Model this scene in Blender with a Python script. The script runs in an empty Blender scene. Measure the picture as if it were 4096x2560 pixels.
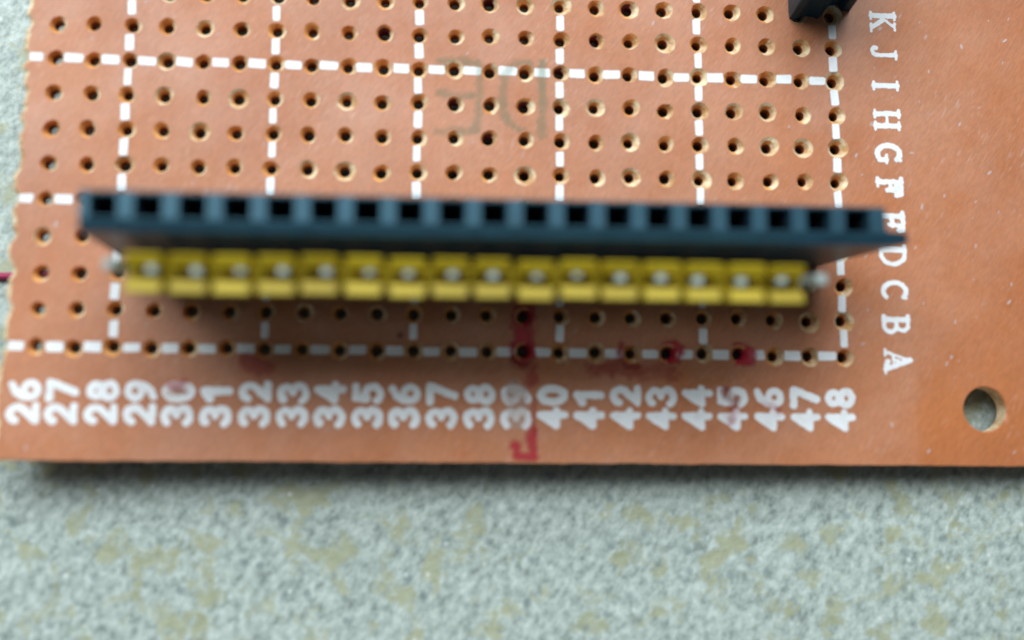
import bpy, bmesh, math, random
import numpy as np
from mathutils import Matrix, Vector, geometry

# 1 Blender unit = 1 cm ; all sizes below are written in millimetres and scaled by U
U = 0.1
random.seed(7)
rng = np.random.default_rng(7)
S = bpy.context.scene
S.unit_settings.system = 'METRIC'
S.unit_settings.scale_length = 0.01

# ------------------------------------------------------------------ camera
R = np.array([[0.9977047713587467, 0.006144369635388653, 0.0674346789847379],
              [0.01511556902272612, -0.9909543878745952, -0.13334511886531905],
              [0.06600536933545739, 0.13405837487404723, -0.9887727966246946]])
CAM = np.array([2.11216662, -7.31448604, 70.39986181])
cd = bpy.data.cameras.new('camera')
cd.sensor_fit = 'HORIZONTAL'
cd.sensor_width = 36.0
cd.lens = 35.888
cd.clip_start = 0.05
cd.clip_end = 500
cd.dof.use_dof = True
cd.dof.focus_distance = 77.6 * U
cd.dof.aperture_fstop = 0.092
cd.dof.aperture_blades = 0
cam = bpy.data.objects.new('camera', cd)
S.collection.objects.link(cam)
Rb = R.T @ np.diag([1, -1, -1])
M = Matrix([[*Rb[i], CAM[i] * U] for i in range(3)] + [[0, 0, 0, 1]])
cam.matrix_world = M
S.camera = cam

# ------------------------------------------------------------------ world + window light
W = bpy.data.worlds.new('World')
S.world = W
W.use_nodes = True
bg = W.node_tree.nodes['Background']
bg.inputs['Color'].default_value = (0.86, 0.95, 1.0, 1)
bg.inputs['Strength'].default_value = 0.075

def area(name, loc, target, sx, sy, power, col):
    l = bpy.data.lights.new(name, 'AREA')
    l.shape = 'RECTANGLE'
    l.size, l.size_y = sx, sy
    l.energy = power
    l.color = col
    o = bpy.data.objects.new(name, l)
    o.location = loc
    d = Vector(target) - Vector(loc)
    o.rotation_euler = d.to_track_quat('-Z', 'Y').to_euler()
    S.collection.objects.link(o)
    return o
area('window_light', (-7, 28, 39), (0, 0.5, 0), 62, 29, 43500, (0.87, 0.955, 1.0))

S.view_settings.view_transform = 'Standard'
S.view_settings.look = 'None'
S.view_settings.exposure = 0.12
S.view_settings.gamma = 1
S.view_settings.use_curve_mapping = False
S.cycles.use_denoising = True
S.cycles.max_bounces = 8

# ------------------------------------------------------------------ helpers
def mesh_obj(name, verts, faces, mats, parent=None, face_mats=None, smooth=False, loc=None):
    me = bpy.data.meshes.new(name)
    v = np.asarray(verts, dtype=float) * U
    me.from_pydata(v.tolist(), [], [list(map(int, f)) for f in faces])
    for m in (mats if isinstance(mats, (list, tuple)) else [mats]):
        me.materials.append(m)
    if face_mats is not None:
        me.polygons.foreach_set('material_index', list(map(int, face_mats)))
    if smooth:
        me.polygons.foreach_set('use_smooth', [True] * len(me.polygons))
    me.update()
    return link(name, me, parent, loc)

def link(name, me, parent=None, loc=None):
    o = bpy.data.objects.new(name, me)
    S.collection.objects.link(o)
    if parent is not None:
        o.parent = parent
    if loc is not None:
        o.location = Vector(loc) * U
    return o

def empty(name, loc, label=None, cat=None, group=None):
    o = bpy.data.objects.new(name, None)
    o.empty_display_size = 0.2
    o.location = Vector(loc) * U
    S.collection.objects.link(o)
    if label: o['label'] = label
    if cat: o['category'] = cat
    if group: o['group'] = group
    return o

_tab = rng.random((256, 256))
def vnoise(x, y, s=1.0, seed=0):
    x = np.asarray(x) * s + 17.3 * seed + 64
    y = np.asarray(y) * s + 5.7 * seed + 64
    xi = np.floor(x).astype(int); yi = np.floor(y).astype(int)
    fx = x - xi; fy = y - yi
    fx = fx * fx * (3 - 2 * fx); fy = fy * fy * (3 - 2 * fy)
    t = lambda a, b: _tab[a % 256, b % 256]
    return (t(xi, yi) * (1 - fx) + t(xi + 1, yi) * fx) * (1 - fy) + (t(xi, yi + 1) * (1 - fx) + t(xi + 1, yi + 1) * fx) * fy - 0.5

def seg_dist(px, py, a, b):
    ax, ay = a; bx, by = b
    dx, dy = bx - ax, by - ay
    L = dx * dx + dy * dy + 1e-12
    t = np.clip(((px - ax) * dx + (py - ay) * dy) / L, 0, 1)
    return np.hypot(px - ax - t * dx, py - ay - t * dy)

def strokes_sdf(strokes):
    """strokes: list of (polyline, half width)"""
    def f(x, y):
        d = np.full(np.shape(x), 9.0)
        for pl, hw in strokes:
            if len(pl) == 1:
                d = np.minimum(d, np.hypot(x - pl[0][0], y - pl[0][1]) - hw)
            for a, b in zip(pl[:-1], pl[1:]):
                d = np.minimum(d, seg_dist(x, y, a, b) - hw)
        return d
    return f

def sdf_mesh(f, x0, x1, y0, y1, res, z):
    """flat sheet covering f<0 (marching squares with interpolated edges)"""
    nx = int((x1 - x0) / res) + 2; ny = int((y1 - y0) / res) + 2
    xs = x0 + np.arange(nx) * res; ys = y0 + np.arange(ny) * res
    X, Y = np.meshgrid(xs, ys, indexing='ij')
    D = f(X, Y)
    verts, faces, cache = [], [], {}
    def vid(key, p):
        if key not in cache:
            cache[key] = len(verts); verts.append((p[0], p[1], z))
        return cache[key]
    ins = D < 0
    act = ins[:-1, :-1] | ins[1:, :-1] | ins[1:, 1:] | ins[:-1, 1:]
    for i, j in zip(*np.nonzero(act)):
        c = [(i, j), (i + 1, j), (i + 1, j + 1), (i, j + 1)]
        poly = []
        for k in range(4):
            a, b = c[k], c[(k + 1) % 4]
            da, db = D[a], D[b]
            if da < 0:
                poly.append(vid(a, (xs[a[0]], ys[a[1]])))
            if (da < 0) != (db < 0):
                t = da / (da - db)
                key = (min(a, b), max(a, b))
                poly.append(vid(key, (xs[a[0]] + t * (xs[b[0]] - xs[a[0]]), ys[a[1]] + t * (ys[b[1]] - ys[a[1]]))))
        if len(poly) >= 3:
            faces.append(poly)
    return verts, faces

def arc(cx, cy, rx, ry, a0, a1, n=10):
    return [(cx + rx * math.cos(math.radians(a0 + (a1 - a0) * i / n)), cy + ry * math.sin(math.radians(a0 + (a1 - a0) * i / n))) for i in range(n + 1)]

def in_poly(px, py, poly):
    inside = np.zeros(len(px), bool)
    n = len(poly)
    for i in range(n):
        x1, y1 = poly[i]; x2, y2 = poly[(i + 1) % n]
        c = (y1 > py) != (y2 > py)
        xx = (x2 - x1) * (py - y1) / ((y2 - y1) if y2 != y1 else 1e-9) + x1
        inside ^= c & (px < xx)
    return inside

def flat_with_holes(outline, holes):
    """triangulated 2D region; returns points, faces, index lists of outline and holes"""
    pts = list(outline); edges = []; loops = []
    def add(lp, start):
        n = len(lp)
        edges.extend([(start + i, start + (i + 1) % n) for i in range(n)])
        loops.append(list(range(start, start + n)))
    add(outline, 0)
    for h in holes:
        st = len(pts); pts.extend(h); add(h, st)
    vv, ee, ff, ov, oe, of = geometry.delaunay_2d_cdt([Vector(p) for p in pts], edges, [], 0, 1e-7)
    remap = {}
    for i, src in enumerate(ov):
        for s in src: remap[s] = i
    P = np.array([tuple(v) for v in vv]); F = np.array([list(f) for f in ff if len(f) == 3])
    c = P[F].mean(axis=1)
    keep = in_poly(c[:, 0], c[:, 1], outline)
    for h in holes:
        hb = np.array(h); lo, hi = hb.min(0), hb.max(0)
        m = np.nonzero(keep & (c[:, 0] > lo[0]) & (c[:, 0] < hi[0]) & (c[:, 1] > lo[1]) & (c[:, 1] < hi[1]))[0]
        if len(m):
            keep[m[in_poly(c[m, 0], c[m, 1], h)]] = False
    F = F[keep]
    a = P[F[:, 1]] - P[F[:, 0]]; b = P[F[:, 2]] - P[F[:, 0]]
    flip = (a[:, 0] * b[:, 1] - a[:, 1] * b[:, 0]) < 0
    F[flip] = F[flip][:, ::-1]
    return P, F, [[remap[i] for i in l] for l in loops]

# ------------------------------------------------------------------ materials
def new_mat(name):
    m = bpy.data.materials.new(name)
    m.use_nodes = True
    nt = m.node_tree
    b = nt.nodes['Principled BSDF']
    return m, nt, b
def N(nt, t, **kw):
    n = nt.nodes.new(t)
    for k, v in kw.items():
        if k in n.inputs: n.inputs[k].default_value = v
        else: setattr(n, k, v)
    return n
def ramp(nt, stops, interp='LINEAR'):
    n = nt.nodes.new('ShaderNodeValToRGB')
    cr = n.color_ramp; cr.interpolation = interp
    while len(cr.elements) < len(stops): cr.elements.new(0.5)
    for e, (p, c) in zip(cr.elements, stops):
        e.position = p; e.color = (*c, 1) if len(c) == 3 else c
    return n
def mix(nt, fac, a, b, typ='MIX'):
    n = nt.nodes.new('ShaderNodeMix'); n.data_type = 'RGBA'; n.blend_type = typ
    L = nt.links
    for s, v in ((n.inputs[0], fac), (n.inputs[6], a), (n.inputs[7], b)):
        if hasattr(v, 'is_linked'): L.new(v, s)
        else: s.default_value = v if not isinstance(v, tuple) else (*v, 1)
    return n.outputs[2]
def noise(nt, vec, scale, detail=3, rough=0.55, dist=0.0):
    n = N(nt, 'ShaderNodeTexNoise', Scale=scale, Detail=detail, Roughness=rough, Distortion=dist)
    nt.links.new(vec, n.inputs['Vector'])
    return n.outputs['Fac']
def mapping(nt, vec, scale=(1, 1, 1), rot=(0, 0, 0)):
    r = nt.nodes.new('ShaderNodeMapping'); r.inputs['Rotation'].default_value = rot
    nt.links.new(vec, r.inputs['Vector'])
    n = nt.nodes.new('ShaderNodeMapping'); n.inputs['Scale'].default_value = scale
    nt.links.new(r.outputs[0], n.inputs['Vector'])
    return n.outputs['Vector']

def board_material():
    m, nt, b = new_mat('phenolic_paper_board')
    L = nt.links
    co = nt.nodes.new('ShaderNodeTexCoord').outputs['Object']
    big = noise(nt, co, 0.9, 3, 0.5)
    base = ramp(nt, [(0.30, (0.42, 0.126, 0.036)), (0.70, (0.52, 0.170, 0.054))])
    L.new(big, base.inputs[0])
    # pale haze: sheen painted into the colour, with scuffing; thinner by the mounting hole
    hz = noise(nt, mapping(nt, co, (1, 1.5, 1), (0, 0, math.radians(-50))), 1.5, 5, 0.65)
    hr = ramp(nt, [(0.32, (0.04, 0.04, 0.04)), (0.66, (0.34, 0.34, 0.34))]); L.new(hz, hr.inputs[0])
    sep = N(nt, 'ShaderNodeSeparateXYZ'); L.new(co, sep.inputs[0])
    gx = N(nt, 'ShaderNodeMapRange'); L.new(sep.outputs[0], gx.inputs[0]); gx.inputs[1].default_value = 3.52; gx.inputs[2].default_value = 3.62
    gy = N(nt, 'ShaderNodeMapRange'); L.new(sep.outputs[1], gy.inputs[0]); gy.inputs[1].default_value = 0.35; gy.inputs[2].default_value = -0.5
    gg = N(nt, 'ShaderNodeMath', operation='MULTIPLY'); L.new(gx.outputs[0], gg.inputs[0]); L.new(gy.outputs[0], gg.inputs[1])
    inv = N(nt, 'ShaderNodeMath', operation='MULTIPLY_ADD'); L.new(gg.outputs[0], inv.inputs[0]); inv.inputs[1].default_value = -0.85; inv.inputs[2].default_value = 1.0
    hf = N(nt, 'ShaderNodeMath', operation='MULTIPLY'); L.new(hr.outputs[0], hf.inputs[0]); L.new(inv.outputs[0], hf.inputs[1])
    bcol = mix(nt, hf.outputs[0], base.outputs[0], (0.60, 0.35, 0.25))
    fine = noise(nt, mapping(nt, co, (7, 26, 1), (0, 0, math.radians(-55))), 2.6, 4, 0.6)
    fr = ramp(nt, [(0.3, (0.85, 0.84, 0.83)), (0.7, (1.10, 1.10, 1.10))])
    L.new(fine, fr.inputs[0])
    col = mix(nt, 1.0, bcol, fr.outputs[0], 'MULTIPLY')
    # pale scuffs: short diagonal scratches and dull blots
    sc = noise(nt, mapping(nt, co, (9, 42, 1), (0, 0, math.radians(-58))), 1.0, 3, 0.6)
    sr = ramp(nt, [(0.58, (0, 0, 0)), (0.70, (1, 1, 1))]); L.new(sc, sr.inputs[0])
    gate = noise(nt, co, 1.6, 3, 0.5)
    gr = ramp(nt, [(0.44, (0.03, 0.03, 0.03)), (0.66, (0.42, 0.42, 0.42))]); L.new(gate, gr.inputs[0])
    mu = N(nt, 'ShaderNodeMath', operation='MULTIPLY'); L.new(sr.outputs[0], mu.inputs[0]); L.new(gr.outputs[0], mu.inputs[1])
    col = mix(nt, mu.outputs[0], col, (0.62, 0.42, 0.34))
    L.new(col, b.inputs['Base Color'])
    rr = noise(nt, co, 1.3, 4, 0.6)
    rm = N(nt, 'ShaderNodeMapRange'); L.new(rr, rm.inputs[0])
    rm.inputs[1].default_value = 0.3; rm.inputs[2].default_value = 0.7; rm.inputs[3].default_value = 0.34; rm.inputs[4].default_value = 0.6
    L.new(rm.outputs[0], b.inputs['Roughness'])
    b.inputs['Specular IOR Level'].default_value = 0.5
    b.inputs['Subsurface Weight'].default_value = 0.12
    b.inputs['Subsurface Radius'].default_value = (0.1, 0.035, 0.012)
    b.inputs['Subsurface Scale'].default_value = 0.6
    bu = N(nt, 'ShaderNodeBump', Strength=0.05, Distance=0.004)
    L.new(fine, bu.inputs['Height']); L.new(bu.outputs[0], b.inputs['Normal'])
    return m
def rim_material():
    m, nt, b = new_mat('chipped_edge_and_lit_side')
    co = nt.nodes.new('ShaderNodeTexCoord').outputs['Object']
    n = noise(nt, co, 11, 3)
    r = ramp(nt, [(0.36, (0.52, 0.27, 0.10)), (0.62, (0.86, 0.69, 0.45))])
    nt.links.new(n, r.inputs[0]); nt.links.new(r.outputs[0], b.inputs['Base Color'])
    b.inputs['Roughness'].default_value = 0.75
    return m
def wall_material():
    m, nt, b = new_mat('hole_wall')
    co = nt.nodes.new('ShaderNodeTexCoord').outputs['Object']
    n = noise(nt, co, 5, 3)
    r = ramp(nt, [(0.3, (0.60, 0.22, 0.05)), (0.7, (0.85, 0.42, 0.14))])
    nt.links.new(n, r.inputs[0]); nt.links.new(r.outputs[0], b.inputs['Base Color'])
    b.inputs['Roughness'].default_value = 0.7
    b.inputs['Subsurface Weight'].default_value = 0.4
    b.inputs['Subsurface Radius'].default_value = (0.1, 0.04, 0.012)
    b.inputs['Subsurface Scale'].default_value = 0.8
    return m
def ink_material():
    m, nt, b = new_mat('white_screen_print_ink')
    co = nt.nodes.new('ShaderNodeTexCoord').outputs['Object']
    n = noise(nt, co, 6, 5, 0.65)
    r = ramp(nt, [(0.25, (0.70, 0.69, 0.69)), (0.5, (0.84, 0.85, 0.86)), (0.7, (0.88, 0.89, 0.90))])
    nt.links.new(n, r.inputs[0]); nt.links.new(r.outputs[0], b.inputs['Base Color'])
    b.inputs['Roughness'].default_value = 0.55
    return m
def stain_material(name, col, amax, scale=5):
    m, nt, b = new_mat(name)
    L = nt.links
    co = nt.nodes.new('ShaderNodeTexCoord').outputs['Object']
    n = noise(nt, co, scale, 4, 0.6)
    r = ramp(nt, [(0.28, (amax * 0.45,) * 3), (0.66, (amax,) * 3)])
    L.new(n, r.inputs[0])
    at = nt.nodes.new('ShaderNodeAttribute'); at.attribute_name = 'fade'
    am = N(nt, 'ShaderNodeMath', operation='MULTIPLY'); L.new(r.outputs[0], am.inputs[0]); L.new(at.outputs['Fac'], am.inputs[1])
    L.new(am.outputs[0], b.inputs['Alpha'])
    b.inputs['Base Color'].default_value = (*col, 1)
    b.inputs['Roughness'].default_value = 0.5
    return m
def black_plastic(name='black_moulded_plastic', spec=1.0, rough=0.40):
    m, nt, b = new_mat(name)
    co = nt.nodes.new('ShaderNodeTexCoord').outputs['Object']
    n = noise(nt, co, 7, 4, 0.6)
    r = ramp(nt, [(0.3, (0.010, 0.032, 0.050)), (0.7, (0.016, 0.052, 0.080))])
    nt.links.new(n, r.inputs[0]); nt.links.new(r.outputs[0], b.inputs['Base Color'])
    b.inputs['Roughness'].default_value = rough
    b.inputs['Specular IOR Level'].default_value = spec
    b.inputs['Coat Weight'].default_value = 0.22 if spec > 0.6 else 0.0
    b.inputs['Coat Roughness'].default_value = 0.38
    b.inputs['Coat IOR'].default_value = 1.6
    b.inputs['Specular Tint'].default_value = (0.36, 0.80, 1.0, 1)
    bu = N(nt, 'ShaderNodeBump', Strength=0.15, Distance=0.01)
    nt.links.new(n, bu.inputs['Height']); nt.links.new(bu.outputs[0], b.inputs['Normal'])
    return m
def simple(name, col, rough, metal=0.0, var=0.0, scale=5, **kw):
    m, nt, b = new_mat(name)
    co = nt.nodes.new('ShaderNodeTexCoord').outputs['Object']
    n = noise(nt, co, scale, 3)
    lo = tuple(c * (1 - var) for c in col); hi = tuple(min(1, c * (1 + var)) for c in col)
    r = ramp(nt, [(0.3, lo), (0.7, hi)])
    nt.links.new(n, r.inputs[0]); nt.links.new(r.outputs[0], b.inputs['Base Color'])
    b.inputs['Roughness'].default_value = rough
    b.inputs['Metallic'].default_value = metal
    for k, v in kw.items(): b.inputs[k.replace('_', ' ')].default_value = v
    return m
def stone_material():
    m, nt, b = new_mat('speckled_granite')
    L = nt.links
    co = nt.nodes.new('ShaderNodeTexCoord').outputs['Object']
    n1 = noise(nt, mapping(nt, co, (1.2, 0.8, 1), (0, 0, 0.5)), 15, 4, 0.6)
    base = ramp(nt, [(0.30, (0.20, 0.235, 0.215)), (0.43, (0.33, 0.385, 0.345)), (0.55, (0.43, 0.49, 0.445)), (0.72, (0.56, 0.63, 0.58))])
    L.new(n1, base.inputs[0])
    # olive grains
    n2 = noise(nt, co, 4.6, 4, 0.62, 0.2)
    g = ramp(nt, [(0.53, (0, 0, 0)), (0.63, (1, 1, 1))]); L.new(n2, g.inputs[0])
    n3 = noise(nt, co, 9, 3)
    ol = ramp(nt, [(0.3, (0.31, 0.325, 0.20)), (0.7, (0.40, 0.41, 0.27))]); L.new(n3, ol.inputs[0])
    fac = N(nt, 'ShaderNodeMath', operation='MULTIPLY'); L.new(g.outputs[0], fac.inputs[0]); fac.inputs[1].default_value = 0.9
    col = mix(nt, fac.outputs[0], base.outputs[0], ol.outputs[0])
    # dark mica flecks
    v = N(nt, 'ShaderNodeTexVoronoi', Scale=7.0); L.new(co, v.inputs['Vector'])
    dk = ramp(nt, [(0.10, (0.6, 0.6, 0.6)), (0.30, (0, 0, 0))]); L.new(v.outputs['Distance'], dk.inputs[0])
    pick = N(nt, 'ShaderNodeSeparateColor'); L.new(v.outputs['Color'], pick.inputs[0])
    th = N(nt, 'ShaderNodeMath', operation='GREATER_THAN'); L.new(pick.outputs[0], th.inputs[0]); th.inputs[1].default_value = 0.62
    df = N(nt, 'ShaderNodeMath', operation='MULTIPLY'); L.new(dk.outputs[0], df.inputs[0]); L.new(th.outputs[0], df.inputs[1])
    col = mix(nt, df.outputs[0], col, (0.16, 0.21, 0.21))
    v2 = N(nt, 'ShaderNodeTexVoronoi', Scale=5.5); L.new(co, v2.inputs['Vector'])
    wk = ramp(nt, [(0.03, (0.5, 0.5, 0.5)), (0.13, (0, 0, 0))]); L.new(v2.outputs['Distance'], wk.inputs[0])
    col = mix(nt, wk.outputs[0], col, (0.82, 0.86, 0.84))  # small white dots paint sparkling glints into the stone colour
    L.new(col, b.inputs['Base Color'])
    rm = N(nt, 'ShaderNodeMapRange'); L.new(n3, rm.inputs[0])
    rm.inputs[3].default_value = 0.2; rm.inputs[4].default_value = 0.7
    L.new(rm.outputs[0], b.inputs['Roughness'])
    bu = N(nt, 'ShaderNodeBump', Strength=0.5, Distance=0.02)
    L.new(n1, bu.inputs['Height']); L.new(bu.outputs[0], b.inputs['Normal'])
    return m

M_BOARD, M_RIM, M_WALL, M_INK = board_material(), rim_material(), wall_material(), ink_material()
M_RED = stain_material('red_marker_ink', (0.52, 0.010, 0.03), 0.92)
M_REDWASH = stain_material('red_marker_wash', (0.50, 0.03, 0.04), 0.50, 3)
M_RED39 = stain_material('red_marker_line', (0.46, 0.02, 0.03), 0.38, 3)
M_STAMP = stain_material('faded_green_stamp_ink', (0.17, 0.25, 0.13), 0.38, 2.5)
M_DARK = stain_material('dark_spot_ink', (0.03, 0.02, 0.02), 0.8)
M_TAN = stain_material('tan_smear', (0.66, 0.50, 0.42), 0.5)
M_CORE = simple('phenolic_core', (0.30, 0.095, 0.03), 0.7, 0, 0.25)
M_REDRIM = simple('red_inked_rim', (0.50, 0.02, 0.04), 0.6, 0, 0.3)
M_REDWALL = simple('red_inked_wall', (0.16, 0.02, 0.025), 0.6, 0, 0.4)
M_BLACK = black_plastic()
M_BLACK2 = black_plastic('broken_black_plastic', 0.3, 0.34)
M_WELL = simple('socket_interior', (0.006, 0.009, 0.014), 0.6, 0, 0.3)
def yellow_plastic():
    m, nt, b = new_mat('yellow_moulded_plastic')
    L = nt.links
    co = nt.nodes.new('ShaderNodeTexCoord').outputs['Object']
    n = noise(nt, co, 9, 4, 0.65)
    r = ramp(nt, [(0.3, (0.36, 0.262, 0.010)), (0.7, (0.48, 0.355, 0.018))]); L.new(n, r.inputs[0])
    oi = nt.nodes.new('ShaderNodeObjectInfo')
    rr = ramp(nt, [(0.0, (0.84, 0.82, 0.8)), (1.0, (1.1, 1.1, 1.2))]); L.new(oi.outputs['Random'], rr.inputs[0])
    L.new(mix(nt, 1.0, r.outputs[0], rr.outputs[0], 'MULTIPLY'), b.inputs['Base Color'])
    b.inputs['Roughness'].default_value = 0.45
    b.inputs['Specular IOR Level'].default_value = 0.22
    b.inputs['Subsurface Weight'].default_value = 0.1
    b.inputs['Subsurface Scale'].default_value = 0.4
    b.inputs['Subsurface Radius'].default_value = (0.1, 0.07, 0.01)
    bu = N(nt, 'ShaderNodeBump', Strength=0.2, Distance=0.01); L.new(n, bu.inputs['Height']); L.new(bu.outputs[0], b.inputs['Normal'])
    return m
M_YEL = yellow_plastic()
M_PIN = simple('tinned_metal', (0.50, 0.58, 0.56), 0.45, 0.35, 0.1, 20)
M_WIRE = simple('magenta_insulation', (0.36, 0.015, 0.08), 0.5, 0, 0.15)

# ------------------------------------------------------------------ stone surface (slopes up under the board's right end)
PITCH = 2.54
def X(c): return (c - 36) * PITCH
def Y(r): return r * PITCH
T_BOARD = 1.3
STONE_SLOPE = 0.022
def stone_z(x): return -T_BOARD - 2.3 + STONE_SLOPE * x
sv, sf = [], []
sv = [(-400, -400, stone_z(-400)), (400, -400, stone_z(400)), (400, 400, stone_z(400)), (-400, 400, stone_z(-400))]
st = mesh_obj('stone_surface', sv, [(0, 1, 2, 3)], stone_material())
st['kind'] = 'structure'
st['label'] = 'pale blue-grey speckled granite surface with olive grains'

# ------------------------------------------------------------------ perforated board
board = empty('perforated_board', (0, 0, -T_BOARD), 'orange-brown perforated circuit board with white printed grid, numbers and letters', 'circuit board')
NROW = 13
HOLES = {}
hole_profiles = []
RED_RIM = {(43, 0), (45, 0), (39, 0), (39, 1)}
RED_WALL = {(37, 7), (39, 7), (38, 6), (41, 9), (40, 8), (42, 10), (35, 9), (38, 10)}
n_seg = 22
for c in range(26, 49):
    for r in range(NROW):
        jx, jy = random.gauss(0, 0.03), random.gauss(0, 0.03)
        cx, cy = X(c) + jx, Y(r) + jy
        chip = random.random()
        r0 = random.uniform(0.33, 0.385)
        rt = (random.uniform(0.56, 0.64) if chip < 0.78 else random.uniform(0.62, 0.74))
        # chips grow towards the right-hand side of the board where the punching was rougher
        rt += 0.05 * (c - 26) / 22
        ph = random.uniform(0, 6.28); amp = random.uniform(0.02, 0.08)
        depth = random.uniform(0.46, 0.60)
        pts = []
        for k in range(n_seg):
            a = 2 * math.pi * k / n_seg
            rr = rt + amp * math.sin(a + ph) + 0.6 * amp * math.sin(2 * a + 2.1 * ph) + random.gauss(0, 0.012)
            pts.append((cx + 0.06 + rr * math.cos(a), cy - 0.05 + rr * math.sin(a)))
        HOLES[(c, r)] = (cx, cy, rt)
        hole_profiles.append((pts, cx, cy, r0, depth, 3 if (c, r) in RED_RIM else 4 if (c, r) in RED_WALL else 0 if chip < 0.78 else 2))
# mounting hole
mh = (40.6, -3.68, 1.62)
pts = [(mh[0] + (mh[2] + 0.03 + 0.10 * float(vnoise(k * 0.3, 0, 1.0, 41))) * math.cos(2 * math.pi * k / 48), mh[1] + (mh[2] + 0.03 + 0.10 * float(vnoise(k * 0.3, 0, 1.0, 41))) * math.sin(2 * math.pi * k / 48)) for k in range(48)]
hole_profiles.append((pts, mh[0], mh[1], mh[2] - 0.05, 0.08, 1))

# outline, counter-clockwise; snapped left edge runs through the next column of holes
YB, YT, XR = -7.68, 34.0, 49.0
edge = []
y = YT
while y > YB + 0.2:
    t = (y - 0) / 25.0
    x = -27.60 + 0.22 * min(1, max(0, t)) + 0.42 * float(vnoise(0, y, 0.55, 1)) + 0.34 * float(vnoise(0, y, 1.5, 2)) + 0.16 * float(vnoise(0, y, 4, 3))
    rr_ = round(y / PITCH)
    if rr_ >= 0:
        dy = y - rr_ * PITCH
        rad = 0.60 + 0.08 * ((rr_ * 37) % 5) / 5
        if abs(dy) < rad:
            x = max(x, X(25) + math.sqrt(rad * rad - dy * dy))
    edge.append((x, y)); y -= 0.16
edge.append((-27.6, YB))
outline = edge + [(x, YB + 0.07 * float(vnoise(x, 0, 0.35, 5)) + 0.06 * float(vnoise(x, 0, 2.1, 6))) for x in np.linspace(-27.2, XR - 0.5, 240)] + [(XR, YB), (XR, YT)]
nL = len(edge)
inset = []
for i, (x, y) in enumerate(outline):
    if i < nL:
        inset.append((x + 0.22 + 0.22 * (0.5 + float(vnoise(0, y, 1.7, 8))) , y + (0.06 if i == nL - 1 else 0) - (0.03 if i == 0 else 0)))
    elif i < len(outline) - 2:
        inset.append((x, y + 0.05))
    elif i == len(outline) - 2: inset.append((x - 0.05, y + 0.05))
    else: inset.append((x - 0.05, y - 0.05))
P2, F2, loops = flat_with_holes(inset, [h[0] for h in hole_profiles])
V = [(p[0], p[1], 0.0) for p in P2]; F = [tuple(f) for f in F2]; FM = [0] * len(F)
def ring(pts, z):
    s = len(V); V.extend((p[0], p[1], z) for p in pts); return list(range(s, s + len(pts)))
def bridge(a, b, mi, flip=False):
    n = len(a)
    for i in range(n):
        q = (a[i], a[(i + 1) % n], b[(i + 1) % n], b[i])
        F.append(q[::-1] if flip else q); FM.append(mi)
# outer edge: chamfer (cream on the snapped side) and wall
o1 = ring(outline, -0.28); o2 = ring(outline, -T_BOARD)
n = len(outline)
for i in range(n):
    j = (i + 1) % n
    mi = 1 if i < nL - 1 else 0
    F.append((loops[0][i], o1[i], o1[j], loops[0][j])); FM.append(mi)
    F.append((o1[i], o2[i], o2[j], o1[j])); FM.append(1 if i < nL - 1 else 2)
bottoms = []
for h, lp in zip(hole_profiles, loops[1:]):
    pts, cx, cy, r0, depth, kind = h
    red = kind == 3
    k = len(pts)
    circ = [(cx + r0 * math.cos(2 * math.pi * i / k), cy + r0 * math.sin(2 * math.pi * i / k)) for i in range(k)]
    r2 = ring(circ, -T_BOARD)
    if kind == 1:
        r1 = ring(circ, -depth)
    else:
        r1 = ring(circ, -depth)
    if kind == 1:
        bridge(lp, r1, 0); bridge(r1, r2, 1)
    else:
        mid = []
        for i, p in enumerate(pts):
            w_ = random.uniform(0.40, 0.50)
            mid.append((p[0] * w_ + circ[i][0] * (1 - w_), p[1] * w_ + circ[i][1] * (1 - w_)))
        rm_ = ring(mid, -depth * 0.36)
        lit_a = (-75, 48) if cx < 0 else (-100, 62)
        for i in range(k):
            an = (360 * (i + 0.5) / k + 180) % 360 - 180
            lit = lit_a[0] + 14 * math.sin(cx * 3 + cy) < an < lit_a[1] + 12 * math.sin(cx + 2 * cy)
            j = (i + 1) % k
            m1 = 3 if (kind == 3 and lit) else 1 if (lit or kind == 2) else 2  # cream on the light-facing side paints the lit wall into the colour
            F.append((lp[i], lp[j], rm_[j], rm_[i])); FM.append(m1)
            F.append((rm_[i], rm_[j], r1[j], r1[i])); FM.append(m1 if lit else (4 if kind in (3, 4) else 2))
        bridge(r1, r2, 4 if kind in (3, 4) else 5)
    bottoms.append(circ)
Pb, Fb, lb = flat_with_holes(outline, bottoms)
s = len(V); V.extend((p[0], p[1], -T_BOARD) for p in Pb)
F.extend(tuple(s + int(i) for i in f[::-1]) for f in Fb); FM.extend([0] * len(Fb))
V = np.array(V); V[:, 2] += T_BOARD
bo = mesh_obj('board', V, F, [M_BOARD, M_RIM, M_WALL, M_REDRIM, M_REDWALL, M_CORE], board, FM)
bm = bmesh.new(); bm.from_mesh(bo.data); bmesh.ops.remove_doubles(bm, verts=bm.verts, dist=1e-5)
bmesh.ops.recalc_face_normals(bm, faces=bm.faces)
bm.to_mesh(bo.data); bm.free()

ZI = T_BOARD + 0.012      # ink height in board-local coordinates

def hole_cut(x, y, extra=0.03):
    d = np.full(np.shape(x), -9.0)
    c0 = np.round(np.asarray(x) / PITCH + 36).astype(int); r0_ = np.round(np.asarray(y) / PITCH).astype(int)
    out = np.full(np.shape(x), -9.0)
    for idx in np.ndindex(*np.shape(x)):
        h = HOLES.get((int(c0[idx]), int(r0_[idx])))
        if h: out[idx] = h[2] + extra - math.hypot(x[idx] - h[0], y[idx] - h[1])
    return out

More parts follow.
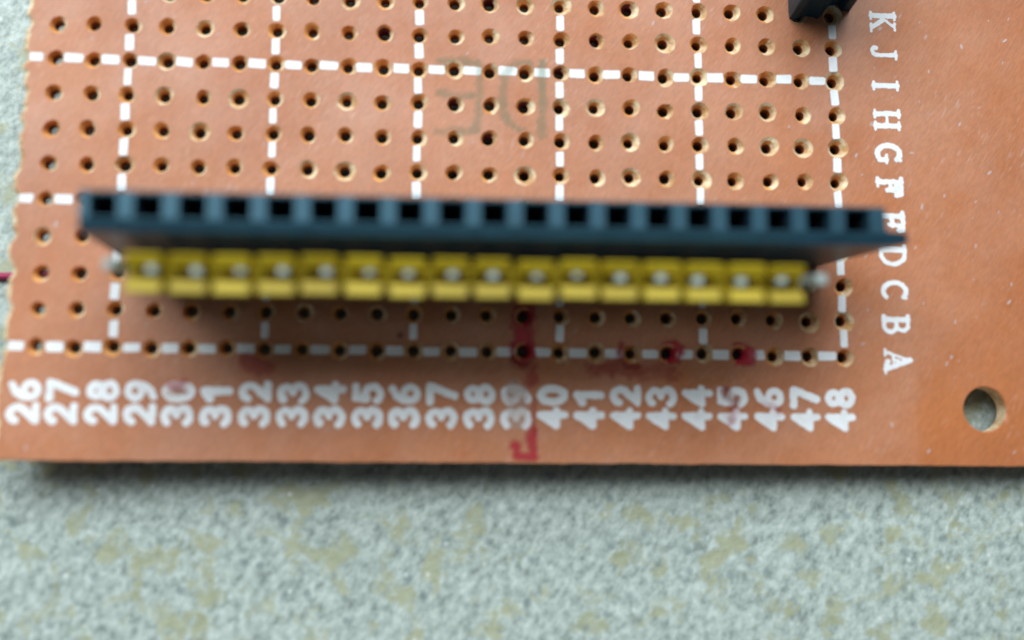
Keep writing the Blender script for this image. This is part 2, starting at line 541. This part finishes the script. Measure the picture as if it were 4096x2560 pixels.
# printed dashes between the holes of every fourth column and row
DASH = {}
def dash_mesh(l, w, k):
    key = (l, w, k)
    if key not in DASH:
        b = 0.09
        loc = [(-l / 2 + b, -w / 2), (l / 2 - b, -w / 2), (l / 2, -w / 2 + b), (l / 2, w / 2 - b), (l / 2 - b, w / 2), (-l / 2 + b, w / 2), (-l / 2, w / 2 - b), (-l / 2, -w / 2 + b)]
        me = bpy.data.meshes.new('printed_dash')
        me.from_pydata([((u + random.gauss(0, 0.03)) * U, (v + random.gauss(0, 0.02)) * U, 0) for u, v in loc], [], [tuple(range(8))])
        me.materials.append(M_INK); me.update()
        DASH[key] = me
    return DASH[key]
def dash(cx, cy, l, w, ang):
    o = link('printed_dash', dash_mesh(l, w, random.randrange(6)), board, (cx, cy, ZI))
    o.rotation_euler = (0, 0, ang)
    o.scale = (random.uniform(0.92, 1.06), random.uniform(0.93, 1.07), 1)
for r in (0, 4, 8, 12):
    for c in range(25, 48):
        if c == 25:
            dash(X(25.5) + 0.02, Y(r), 0.95, 0.62, 0)
        else:
            dash(X(c + 0.5) + random.gauss(0, 0.03), Y(r) - 0.03 + random.gauss(0, 0.02), 1.20, 0.62, random.gauss(0, 0.015))
for c in (28, 32, 36, 40, 44, 48):
    for r in range(0, 12):
        dash(X(c) + random.gauss(0, 0.02), Y(r + 0.5) + random.gauss(0, 0.03), 1.20, 0.56, math.pi / 2 + random.gauss(0, 0.015))

# printed numbers (read from the left edge of the photo upwards)
DIG = {
 '0': [(arc(.31, .5, .20, .38, 0, 360, 24), .115)],
 '1': [([(.10, .70), (.33, .88), (.33, .12)], .115)],
 '2': [(arc(.31, .66, .20, .23, 165, -35, 10) + [(.12, .12), (.54, .12)], .11)],
 '3': [(arc(.28, .69, .20, .19, 150, -80, 10), .11), (arc(.28, .31, .23, .20, 80, -150, 10), .11)],
 '4': [([(.42, .10), (.42, .88), (.10, .36), (.56, .36)], .105)],
 '5': [([(.52, .88), (.18, .88), (.15, .56)] + arc(.29, .35, .22, .24, 120, -150, 10), .11)],
 '6': [([(.46, .88), (.26, .76), (.13, .54), (.11, .34)], .11), (arc(.31, .32, .20, .21, 0, 360, 20), .105)],
 '7': [([(.08, .88), (.54, .88), (.27, .12)], .115)],
 '8': [(arc(.31, .70, .17, .17, 0, 360, 18), .105), (arc(.31, .29, .21, .19, 0, 360, 20), .105)],
 '9': [([(.16, .12), (.36, .24), (.49, .46), (.51, .66)], .11), (arc(.31, .68, .20, .21, 0, 360, 20), .105)],
}
NUM_X = {}
for num in range(26, 49):
    H, Wd = 2.18, 2.30
    y0 = -5.42; gap = 1.60
    strokes = []
    x0 = X(num) - 0.50 + random.gauss(0, 0.04)
    NUM_X[num] = x0
    slope = 0.03
    for k, ch in enumerate(str(num)):
        for pl, hw in DIG[ch]:
            strokes.append(([(x0 - (v - 0.5) * H + slope * (k - 0.5), y0 + k * gap + u * Wd + 0.12) for u, v in pl], hw * H * 1.10))
    f0 = strokes_sdf(strokes)
    f = lambda x, y, f0=f0, num=num: f0(x, y) + 0.07 * vnoise(x, y, 3.0, num) + 0.05 * vnoise(x, y, 9.0, num + 50)
    v, fc = sdf_mesh(f, x0 - 1.5, x0 + 1.5, y0 - 0.4, y0 + 3.9, 0.055, ZI)
    mesh_obj('printed_number', v, fc, M_INK, board)['label'] = 'white printed number %d' % num

# printed serif letters A to K down the right side (turned a quarter clockwise)
t, n_ = .105, .055
def sf_(x0, x1, y): return ([(x0, y), (x1, y)], n_)
LET = {
 'K': [([(.22, .06), (.22, .94)], t), sf_(.06, .38, .05), sf_(.06, .38, .95), ([(.28, .42), (.70, .92)], .06), ([(.40, .54), (.74, .08)], .09), sf_(.56, .86, .95), sf_(.58, .92, .05)],
 'J': [([(.52, .94), (.52, .34)] + arc(.34, .28, .18, .22, 0, -140, 8), .085), ([(.22, .20)], .09), sf_(.34, .70, .95)],
 'I': [([(.42, .06), (.42, .94)], t), sf_(.24, .60, .05), sf_(.24, .60, .95)],
 'H': [([(.20, .06), (.20, .94)], t), ([(.72, .06), (.72, .94)], t), ([(.2, .5), (.72, .5)], .06)] + [sf_(a, a + .32, b) for a in (.04, .56) for b in (.05, .95)],
 'G': [(arc(.48, .5, .36, .42, 45, 315, 18), .10), ([(.74, .16), (.74, .42)], .09), ([(.54, .42), (.88, .42)], .06), ([(.74, .80), (.76, .94)], .06)],
 'F': [([(.24, .06), (.24, .94)], t), sf_(.08, .44, .05), ([(.1, .92), (.78, .92), (.80, .72)], .09), ([(.24, .52), (.60, .52)], .09), ([(.58, .40), (.62, .70)], .09), ([(.40, .72), (.66, .76)], .10)],
 'E': [([(.24, .06), (.24, .94)], t), ([(.1, .92), (.80, .92), (.82, .74)], .09), ([(.24, .50), (.62, .54)], .10), ([(.60, .42), (.64, .80)], .09), ([(.1, .07), (.40, .07)], .07), ([(.70, .86)], .13)],
 'D': [([(.22, .08), (.22, .92)], t), ([(.08, .93), (.40, .93)] + arc(.40, .5, .42, .43, 90, -90, 16) + [(.08, .07)], .085)],
 'C': [(arc(.50, .5, .36, .42, 50, 310, 18), .095), ([(.76, .78), (.77, .92)], .06)],
 'B': [([(.22, .06), (.22, .94)], t), ([(.08, .94), (.46, .94)] + arc(.46, .73, .20, .21, 90, -90, 10) + [(.22, .52)], .08), ([(.46, .52)] + arc(.48, .29, .25, .23, 90, -90, 10) + [(.08, .06)], .085)],
 'A': [([(.10, .06), (.44, .94)], .06), ([(.44, .94), (.80, .06)], .10), ([(.24, .34), (.68, .34)], .055), sf_(.0, .26, .05), sf_(.62, .98, .05), ([(.42, .34), (.46, .55)], .07), ([(.50, .14)], .10)],
}
for i, ch in enumerate('ABCDEFGHIJK'):
    H, Wd = 2.0, 1.75
    cx = 34.35; cy = Y(i) - 0.28
    strokes = [([(cx + (v - 0.5) * H, cy - (u - 0.46) * Wd) for u, v in pl], hw * H * 0.95) for pl, hw in LET[ch]]
    f0 = strokes_sdf(strokes)
    wear = 0.10 if ch in 'EFA' else 0.06
    f = lambda x, y, f0=f0, i=i, wear=wear: f0(x, y) + wear * vnoise(x, y, 4.0, i + 80) + 0.04 * vnoise(x, y, 11.0, i + 99)
    v, fc = sdf_mesh(f, cx - 1.4, cx + 1.4, cy - 1.3, cy + 1.3, 0.045, ZI)
    mesh_obj('printed_letter', v, fc, M_INK, board)['label'] = 'white printed letter %s' % ch

# marker stains and stamp
def stain(name, strokes, mat, z, rough=0.25, res=0.08, label=None, cut=True, seed=1, soft=0.3):
    f0 = strokes_sdf(strokes)
    allp = np.array([p for pl, hw in strokes for p in pl]); mw = max(hw for _, hw in strokes) + rough + 0.1
    lo = allp.min(0) - mw; hi = allp.max(0) + mw
    def f(x, y):
        d = f0(x, y) + rough * 0.8 * vnoise(x, y, 2.5, seed) + rough * 0.4 * vnoise(x, y, 7, seed + 3)
        d = np.maximum(d, YB + 0.1 - y)
        return np.maximum(d, hole_cut(x, y, 0.0)) if cut else d
    v, fc = sdf_mesh(f, lo[0], hi[0], lo[1], hi[1], res, z)
    o = mesh_obj(name, v, fc, mat, board)
    va = np.array(v)
    dd = f0(va[:, 0], va[:, 1]) + rough * 0.8 * vnoise(va[:, 0], va[:, 1], 2.5, seed) + rough * 0.4 * vnoise(va[:, 0], va[:, 1], 7, seed + 3)
    tt = np.clip(-dd / soft, 0, 1); tt = tt * tt * (3 - 2 * tt)
    o.data.attributes.new('fade', 'FLOAT', 'POINT').data.foreach_set('value', tt.astype(np.float32))
    if label: o['label'] = label
    return o
ZS = ZI + 0.012
stain('red_stain', [([(X(39), 3.9), (X(39), -0.3)], 1.0)], M_RED, ZS, 0.5, seed=11, label='dark red stain around two holes of column 39', soft=0.5)
stain('red_stain', [([(7.0, -0.6), (8.3, -1.1), (8.0, -2.2)], 0.75)], M_REDWASH, ZS, 0.6, seed=12, soft=0.6)
stain('red_stain', [([(8.3, -3.3), (8.4, -5.6)], 0.34)], M_RED39, ZS, 0.35, seed=25, soft=0.3)
stain('red_stain', [([(8.3, -5.6), (8.2, -7.2), (7.3, -7.1), (7.05, -6.5)], 0.52)], M_RED, ZS + 0.006, 0.4, seed=13, label='red marker hook at the board edge under 39', soft=0.4)
stain('red_stain', [([(X(43) + 0.25, 0.05)], 1.15)], M_RED, ZS, 0.5, seed=14, soft=0.5)
stain('red_stain', [([(X(42) - 0.75, 0.6), (X(42) - 0.75, -0.3), (X(42) - 0.4, -0.85), (X(42) + 0.2, -0.95)], 0.42)], M_RED, ZS, 0.3, seed=15, soft=0.35)
stain('red_stain', [([(X(45) + 0.35, 0.0)], 1.1)], M_RED, ZS, 0.5, seed=16, soft=0.45)
stain('red_stain', [([(X(32) - 1.1, -0.9), (X(32) + 0.1, -1.3)], 0.85)], M_REDWASH, ZS, 0.5, seed=17, label='pale red smear above the number 32', soft=0.5)
stain('red_stain', [([(X(41) - 0.2, -1.0), (X(43) + 0.3, -1.3)], 0.8)], M_REDWASH, ZS, 0.8, seed=18, soft=0.6)
stain('red_stain', [([(NUM_X[45] - 0.5, -2.6), (NUM_X[45] + 0.2, -3.4), (NUM_X[45] - 0.2, -4.6)], 0.55)], M_REDWASH, ZS, 0.6, seed=26, soft=0.6)
stain('red_stain', [([(NUM_X[46] - 0.2, -3.4), (NUM_X[46] + 0.7, -3.9)], 0.5)], M_REDWASH, ZS, 0.6, seed=27, soft=0.6)
stain('red_stain', [([(NUM_X[30] - 0.6, -2.6), (NUM_X[30] + 0.2, -2.5)], 0.55)], M_REDWASH, ZS + 0.006, 0.5, seed=28, soft=0.5)
stain('tan_smear', [([(NUM_X[30] - 0.5, -3.1), (NUM_X[30] + 0.5, -3.0)], 0.45)], M_TAN, ZS, 0.3, seed=21, label='tan smear over the zero of 30')
stain('tan_smear', [([(NUM_X[45] - 0.4, -2.7), (NUM_X[45] + 0.3, -3.2)], 0.5)], M_TAN, ZS, 0.4, seed=22)
stain('dark_spot', [([(X(36) - 0.95, 1.05)], 0.34)], M_DARK, ZS, 0.15, seed=23, label='small dark spot beside the dash of column 36')
stain('tan_smear', [([(NUM_X[39] - 0.1, -2.6), (NUM_X[39] + 0.2, -4.6)], 0.8)], M_TAN, ZS + 0.006, 0.5, seed=24)

# pale scuffs: small irregular flecks of dust and paint on the board
fv, ff_ = [], []
for k in range(150):
    fx_, fy_ = random.uniform(-26.5, 45), random.uniform(-7, 30)
    if random.random() < 0.5: fx_ = random.uniform(31.5, 46)
    c_, r_ = round(fx_ / PITCH + 36), round(fy_ / PITCH)
    h_ = HOLES.get((c_, r_))
    if math.hypot(fx_ - mh[0], fy_ - mh[1]) < mh[2] + 0.5 or fy_ < YB + 0.6: continue
    if h_ and math.hypot(fx_ - h_[0], fy_ - h_[1]) < h_[2] + 0.35: continue
    ln = random.uniform(0.06, 0.26); wd = ln * random.uniform(0.2, 0.5); an = math.radians(random.gauss(58, 18))
    st_ = len(fv)
    for q in range(7):
        t_ = 2 * math.pi * q / 7
        u_, v_ = ln * math.cos(t_) * random.uniform(0.7, 1.1), wd * math.sin(t_) * random.uniform(0.7, 1.1)
        fv.append((fx_ + u_ * math.cos(an) - v_ * math.sin(an), fy_ + u_ * math.sin(an) + v_ * math.cos(an), ZI + 0.004))
    ff_.append(tuple(range(st_, st_ + 7)))
M_FLECK = stain_material('pale_scuff', (0.78, 0.72, 0.72), 0.55, 9)
fl = mesh_obj('scuff_flecks', fv, ff_, M_FLECK, board)
fl['kind'] = 'stuff'
fl.data.attributes.new('fade', 'FLOAT', 'POINT').data.foreach_set('value', [1.0] * len(fv))

CAMv = CAM
def px(x, y, h=0.0):
    """photo pixel (4096 wide) -> point on the plane z=h, used only to read off the stamp's measurements"""
    d = R.T @ np.array([(x - 2048) / 4083.3, (y - 1280) / 4083.3, 1.0])
    q = CAMv + d * (h - CAMv[2]) / d[2]
    return (q[0], q[1])
def zp(l): return [px(1700 + a / 3.36, 150 + b / 3.36) for a, b in l]
stain('faded_stamp', [(zp([(180, 310), (460, 330), (700, 345), (735, 420), (725, 1000), (690, 1230), (560, 1270), (160, 1260)]), 0.48), (zp([(200, 745), (420, 790), (720, 770)]), 0.44)],
      M_STAMP, ZS - 0.006, 0.32, label='faded grey-green stamped letter, a mirrored E', seed=31, soft=0.45)
stain('faded_stamp', [(zp([(1575, 340), (1580, 800), (1565, 1320)]), 0.50), (zp([(1400, 350), (1180, 360), (1070, 500), (1040, 800), (1080, 1050), (1200, 1210), (1330, 1270)]), 0.50)],
      M_STAMP, ZS - 0.006, 0.32, label='faded grey-green stamped letter, a mirrored D', seed=32, soft=0.45)

# ------------------------------------------------------------------ socket headers
def header_housing(name, parent, n_cells, z0, z1, left_tail, right_tail, bottom_right, bottom_left=None, rows=(0.30,), near=0.74, mat=None):
    """row of square sockets along local x, first socket at x=0. left_tail/right_tail: top outline points at the ends"""
    hw = 1.22; cham = 0.14
    L0, L1 = -1.30, (n_cells - 1) * PITCH + 1.30
    top = left_tail + right_tail
    bot = (bottom_left or left_tail) + bottom_right
    # inset for chamfer
    c = np.array(top).mean(0)
    ins = [(x + (cham if x < 0 else -cham) * (1 if (x < 0 or x > L1 - 2) else 0), y - cham if y > 0 else y + min(near, abs(y) * 0.62)) for x, y in top]
    sq = []
    for i in range(n_cells):
        sx, sy = 0.80, 0.72
        x = i * PITCH
        for offs in rows:
            sq.append([(x - sx, offs - sy), (x + sx, offs - sy), (x + sx, offs + sy), (x - sx, offs + sy)])
    P, Fc, lp = flat_with_holes(ins, sq)
    V = [(p[0], p[1], z1) for p in P]; F = [tuple(int(i) for i in f) for f in Fc]
    n = len(top)
    a = len(V); V += [(p[0], p[1], z1 - (cham if p[1] > 0 or near < 0.2 else 0.26)) for p in top]
    b = len(V); V += [(p[0], p[1], z0) for p in bot]
    for i in range(n):
        j = (i + 1) % n
        F.append((lp[0][i], a + i, a + j, lp[0][j])); F.append((a + i, b + i, b + j, a + j))
    F.append(tuple(b + i for i in range(n))[::-1])
    o = mesh_obj(name, V, F, mat or M_BLACK, parent)
    bm = bmesh.new(); bm.from_mesh(o.data); bmesh.ops.recalc_face_normals(bm, faces=bm.faces); bm.to_mesh(o.data); bm.free()
    # socket wells: funnel lip, walls, floor, two contact leaves
    zt, zf = z1, z0 + 1.6
    lip = 0.12
    Q = lambda sx, sy, z: [(-sx, -sy, z), (sx, -sy, z), (sx, sy, z), (-sx, sy, z)]
    wv = Q(0.80, 0.72, zt) + Q(0.68, 0.62, zt - 0.6) + Q(0.64, 0.60, zf)
    wf = []; wm = []
    for k in (0, 4):
        for i in range(4):
            j = (i + 1) % 4
            wf.append((k + i, k + j, k + 4 + j, k + 4 + i)); wm.append(0 if k == 0 else 1)
    wf.append((8, 9, 10, 11)); wm.append(1)
    first = None
    for i in range(n_cells):
        for offs in rows:
            if first is None:
                first = mesh_obj('socket', wv, wf, [M_BLACK, M_WELL], parent, wm)
                s_ = first
            else:
                s_ = link('socket', first.data, parent)
            s_.location = (i * PITCH * U, offs * U, 0)
    return o

def pin_mesh(zlow, ztop, half, tip, shear=0.0):
    """square post with slightly rounded corners and a bevelled, cut tip"""
    zs = [(zlow, half * 0.6), (zlow + 0.4, half), (0.0, half), (ztop - tip, half), (ztop - tip * 0.3, half * 0.86), (ztop, half * 0.62)]
    v, f = [], []
    nn = 8
    for z, h in zs:
        y0 = (z * shear) if z < 0 else 0
        c = h * 0.72
        for qx, qy in ((h, c), (c, h), (-c, h), (-h, c), (-h, -c), (-c, -h), (c, -h), (h, -c)):
            v.append((qx, y0 + qy, z))
    for k in range(len(zs) - 1):
        for i in range(nn):
            j = (i + 1) % nn
            f.append((nn * k + i, nn * k + j, nn * k + nn + j, nn * k + nn + i))
    f.append(tuple(range(nn))[::-1]); e = nn * (len(zs) - 1); f.append(tuple(e + i for i in range(nn)))
    me = bpy.data.meshes.new('pin')
    me.from_pydata((np.array(v) * U).tolist(), [], f); me.materials.append(M_PIN); me.update()
    return me

# long black socket strip: columns 29 to 47, row D
NC = 19
hdr = empty('socket_header', (X(29) - 0.42, Y(3) - 0.42, 0), 'long black socket strip with nineteen square holes standing on the perforated board', 'socket strip')
hdr.rotation_euler = (math.radians(1.9), math.radians(2.0), math.radians(0.55))
Lr = (NC - 1) * PITCH
lt = [(-1.42, 1.22), (-1.42, -1.22)]
rt_ = [(Lr + 1.75, -1.22), (Lr + 2.05, -1.215), (Lr + 3.35, -1.10), (Lr + 2.6, -0.95), (Lr + 2.0, -0.80), (Lr + 1.9, 1.22)]
rb_ = [(Lr + 0.9, -1.22), (Lr + 1.0, -1.215), (Lr + 1.1, -1.15), (Lr + 1.12, -1.05), (Lr + 1.2, -0.8), (Lr + 1.25, 1.22)]
header_housing('housing', hdr, NC, 1.75, 11.0, lt, rt_, rb_)
pm = pin_mesh(-2.0, 2.0, 0.25, 0.2)
for i in range(NC):
    pl_ = link('pin', pm, hdr, (i * PITCH + 0.2, 0.2, 0.5))

# second black socket strip at the top of the photo, end broken off through a socket
h2 = empty('socket_header', (29.55, 27.9, 0), 'short black double-row socket block with a broken jagged end beside the letter K', 'socket strip')
h2.rotation_euler = (0, 0, math.radians(90))
lt2 = [(-1.3, 2.25), (-1.9, 2.1), (-2.1, 1.7), (-1.75, 1.35), (-1.2, 1.1), (-1.25, 0.6), (-1.8, 0.35), (-2.0, -0.15), (-1.5, -0.6), (-1.3, -1.2), (-1.6, -1.6), (-1.2, -2.2)]
lb2 = [(-2.3, 2.35), (-2.85, 2.3), (-2.95, 1.9), (-2.75, 1.5), (-2.6, 1.1), (-2.65, 0.5), (-2.8, 0.2), (-2.5, -0.15), (-1.75, -0.4), (-1.65, -1.4), (-2.1, -1.7), (-2.1, -2.3)]
L2 = 3 * PITCH
header_housing('housing', h2, 4, 0.0, 8.5, lt2, [(L2 + 1.3, -2.3), (L2 + 1.3, 2.3)], [(L2 + 1.3, -2.3), (L2 + 1.3, 2.3)], lb2, rows=(-1.2, 1.2), near=0.14, mat=M_BLACK2)
for i in range(4):
    for yy in (-1.2, 1.2):
        link('pin', pm, h2, (i * PITCH, yy, 0))

# ------------------------------------------------------------------ yellow pin header: pins in columns 29 to 46 of row C, leaning forward
LEAN = 8.3
yh = empty('pin_header', (X(29), Y(2), 0), 'yellow pin header strip leaning in front of the long black socket strip', 'pin header')
yh.rotation_euler = (math.radians(LEAN), 0, 0)
pm2 = pin_mesh(-2.2, 10.95, 0.35, 0.30, math.tan(math.radians(LEAN)))
for i in range(18):
    p_ = link('pin', pm2, yh, (i * PITCH, 0, 0))
    p_.rotation_euler = (random.gauss(0, 0.006), (8.5 - i) * PITCH * 0.020 / 11.1 + random.gauss(0, 0.006), random.gauss(0, 0.1))
# insulator block: ridges either side of a channel holding the pin tip, waisted ends
def block_mesh():
    ZB, ZT = 8.6, 11.25
    prof = lambda w, zt, d: [(-w, ZB), (w, ZB), (w, zt - 0.10), (w - 0.10, zt), (0.42, zt - d), (0.38, min(ZT - 1.45, zt - 0.05)), (-0.38, min(ZT - 1.45, zt - 0.05)), (-0.42, zt - d), (-w + 0.10, zt), (-w, zt - 0.10)]
    big = prof(1.16, ZT, 0.28); small = prof(0.70, ZT - 1.7, 0.0)
    xs = [(-1.265, small), (-1.03, small), (-1.01, big), (1.01, big), (1.03, small), (1.265, small)]
    off = -0.30
    v, f = [], []
    k = len(big)
    for x, pr in xs:
        v += [(x, y + off, z) for y, z in pr]
    for a in range(len(xs) - 1):
        for i in range(k):
            j = (i + 1) % k
            f.append((a * k + i, a * k + k + i, a * k + k + j, a * k + j))
    f.append(tuple(range(k))[::-1]); f.append(tuple((len(xs) - 1) * k + i for i in range(k)))
    me = bpy.data.meshes.new('insulator_block')
    me.from_pydata((np.array(v) * U).tolist(), [], f); me.materials.append(M_YEL); me.update()
    bm = bmesh.new(); bm.from_mesh(me); bmesh.ops.recalc_face_normals(bm, faces=bm.faces)
    bm.to_mesh(me); bm.free()
    return me
bmh = block_mesh()
for i in range(1, 17):
    ob = link('insulator_block', bmh, yh, (i * PITCH - 0.12 + random.gauss(0, 0.015), random.gauss(0, 0.02), random.gauss(0, 0.03)))
    ob.rotation_euler = (random.gauss(0, 0.002), random.gauss(0, 0.003), random.gauss(0, 0.006))

# ------------------------------------------------------------------ magenta wire running under the snapped edge
wx = np.linspace(-48, -25.0, 24)
wv, wf = [], []
nw = 12; rw = 0.27
for i, x in enumerate(wx):
    cy = 5.6 + 0.25 * math.sin(x * 0.25); cz = stone_z(x) + rw + 0.02
    for k in range(nw):
        a = 2 * math.pi * k / nw
        wv.append((x, cy + rw * math.cos(a), cz + rw * math.sin(a)))
for i in range(len(wx) - 1):
    for k in range(nw):
        j = (k + 1) % nw
        wf.append((i * nw + k, i * nw + nw + k, i * nw + nw + j, i * nw + j))
wf.append(tuple(range(nw))[::-1]); wf.append(tuple((len(wx) - 1) * nw + k for k in range(nw)))
w_ = mesh_obj('wire', wv, wf, M_WIRE, smooth=True)
w_['label'] = 'thin magenta wire on the stone at the snapped left edge of the board'
w_['category'] = 'wire'
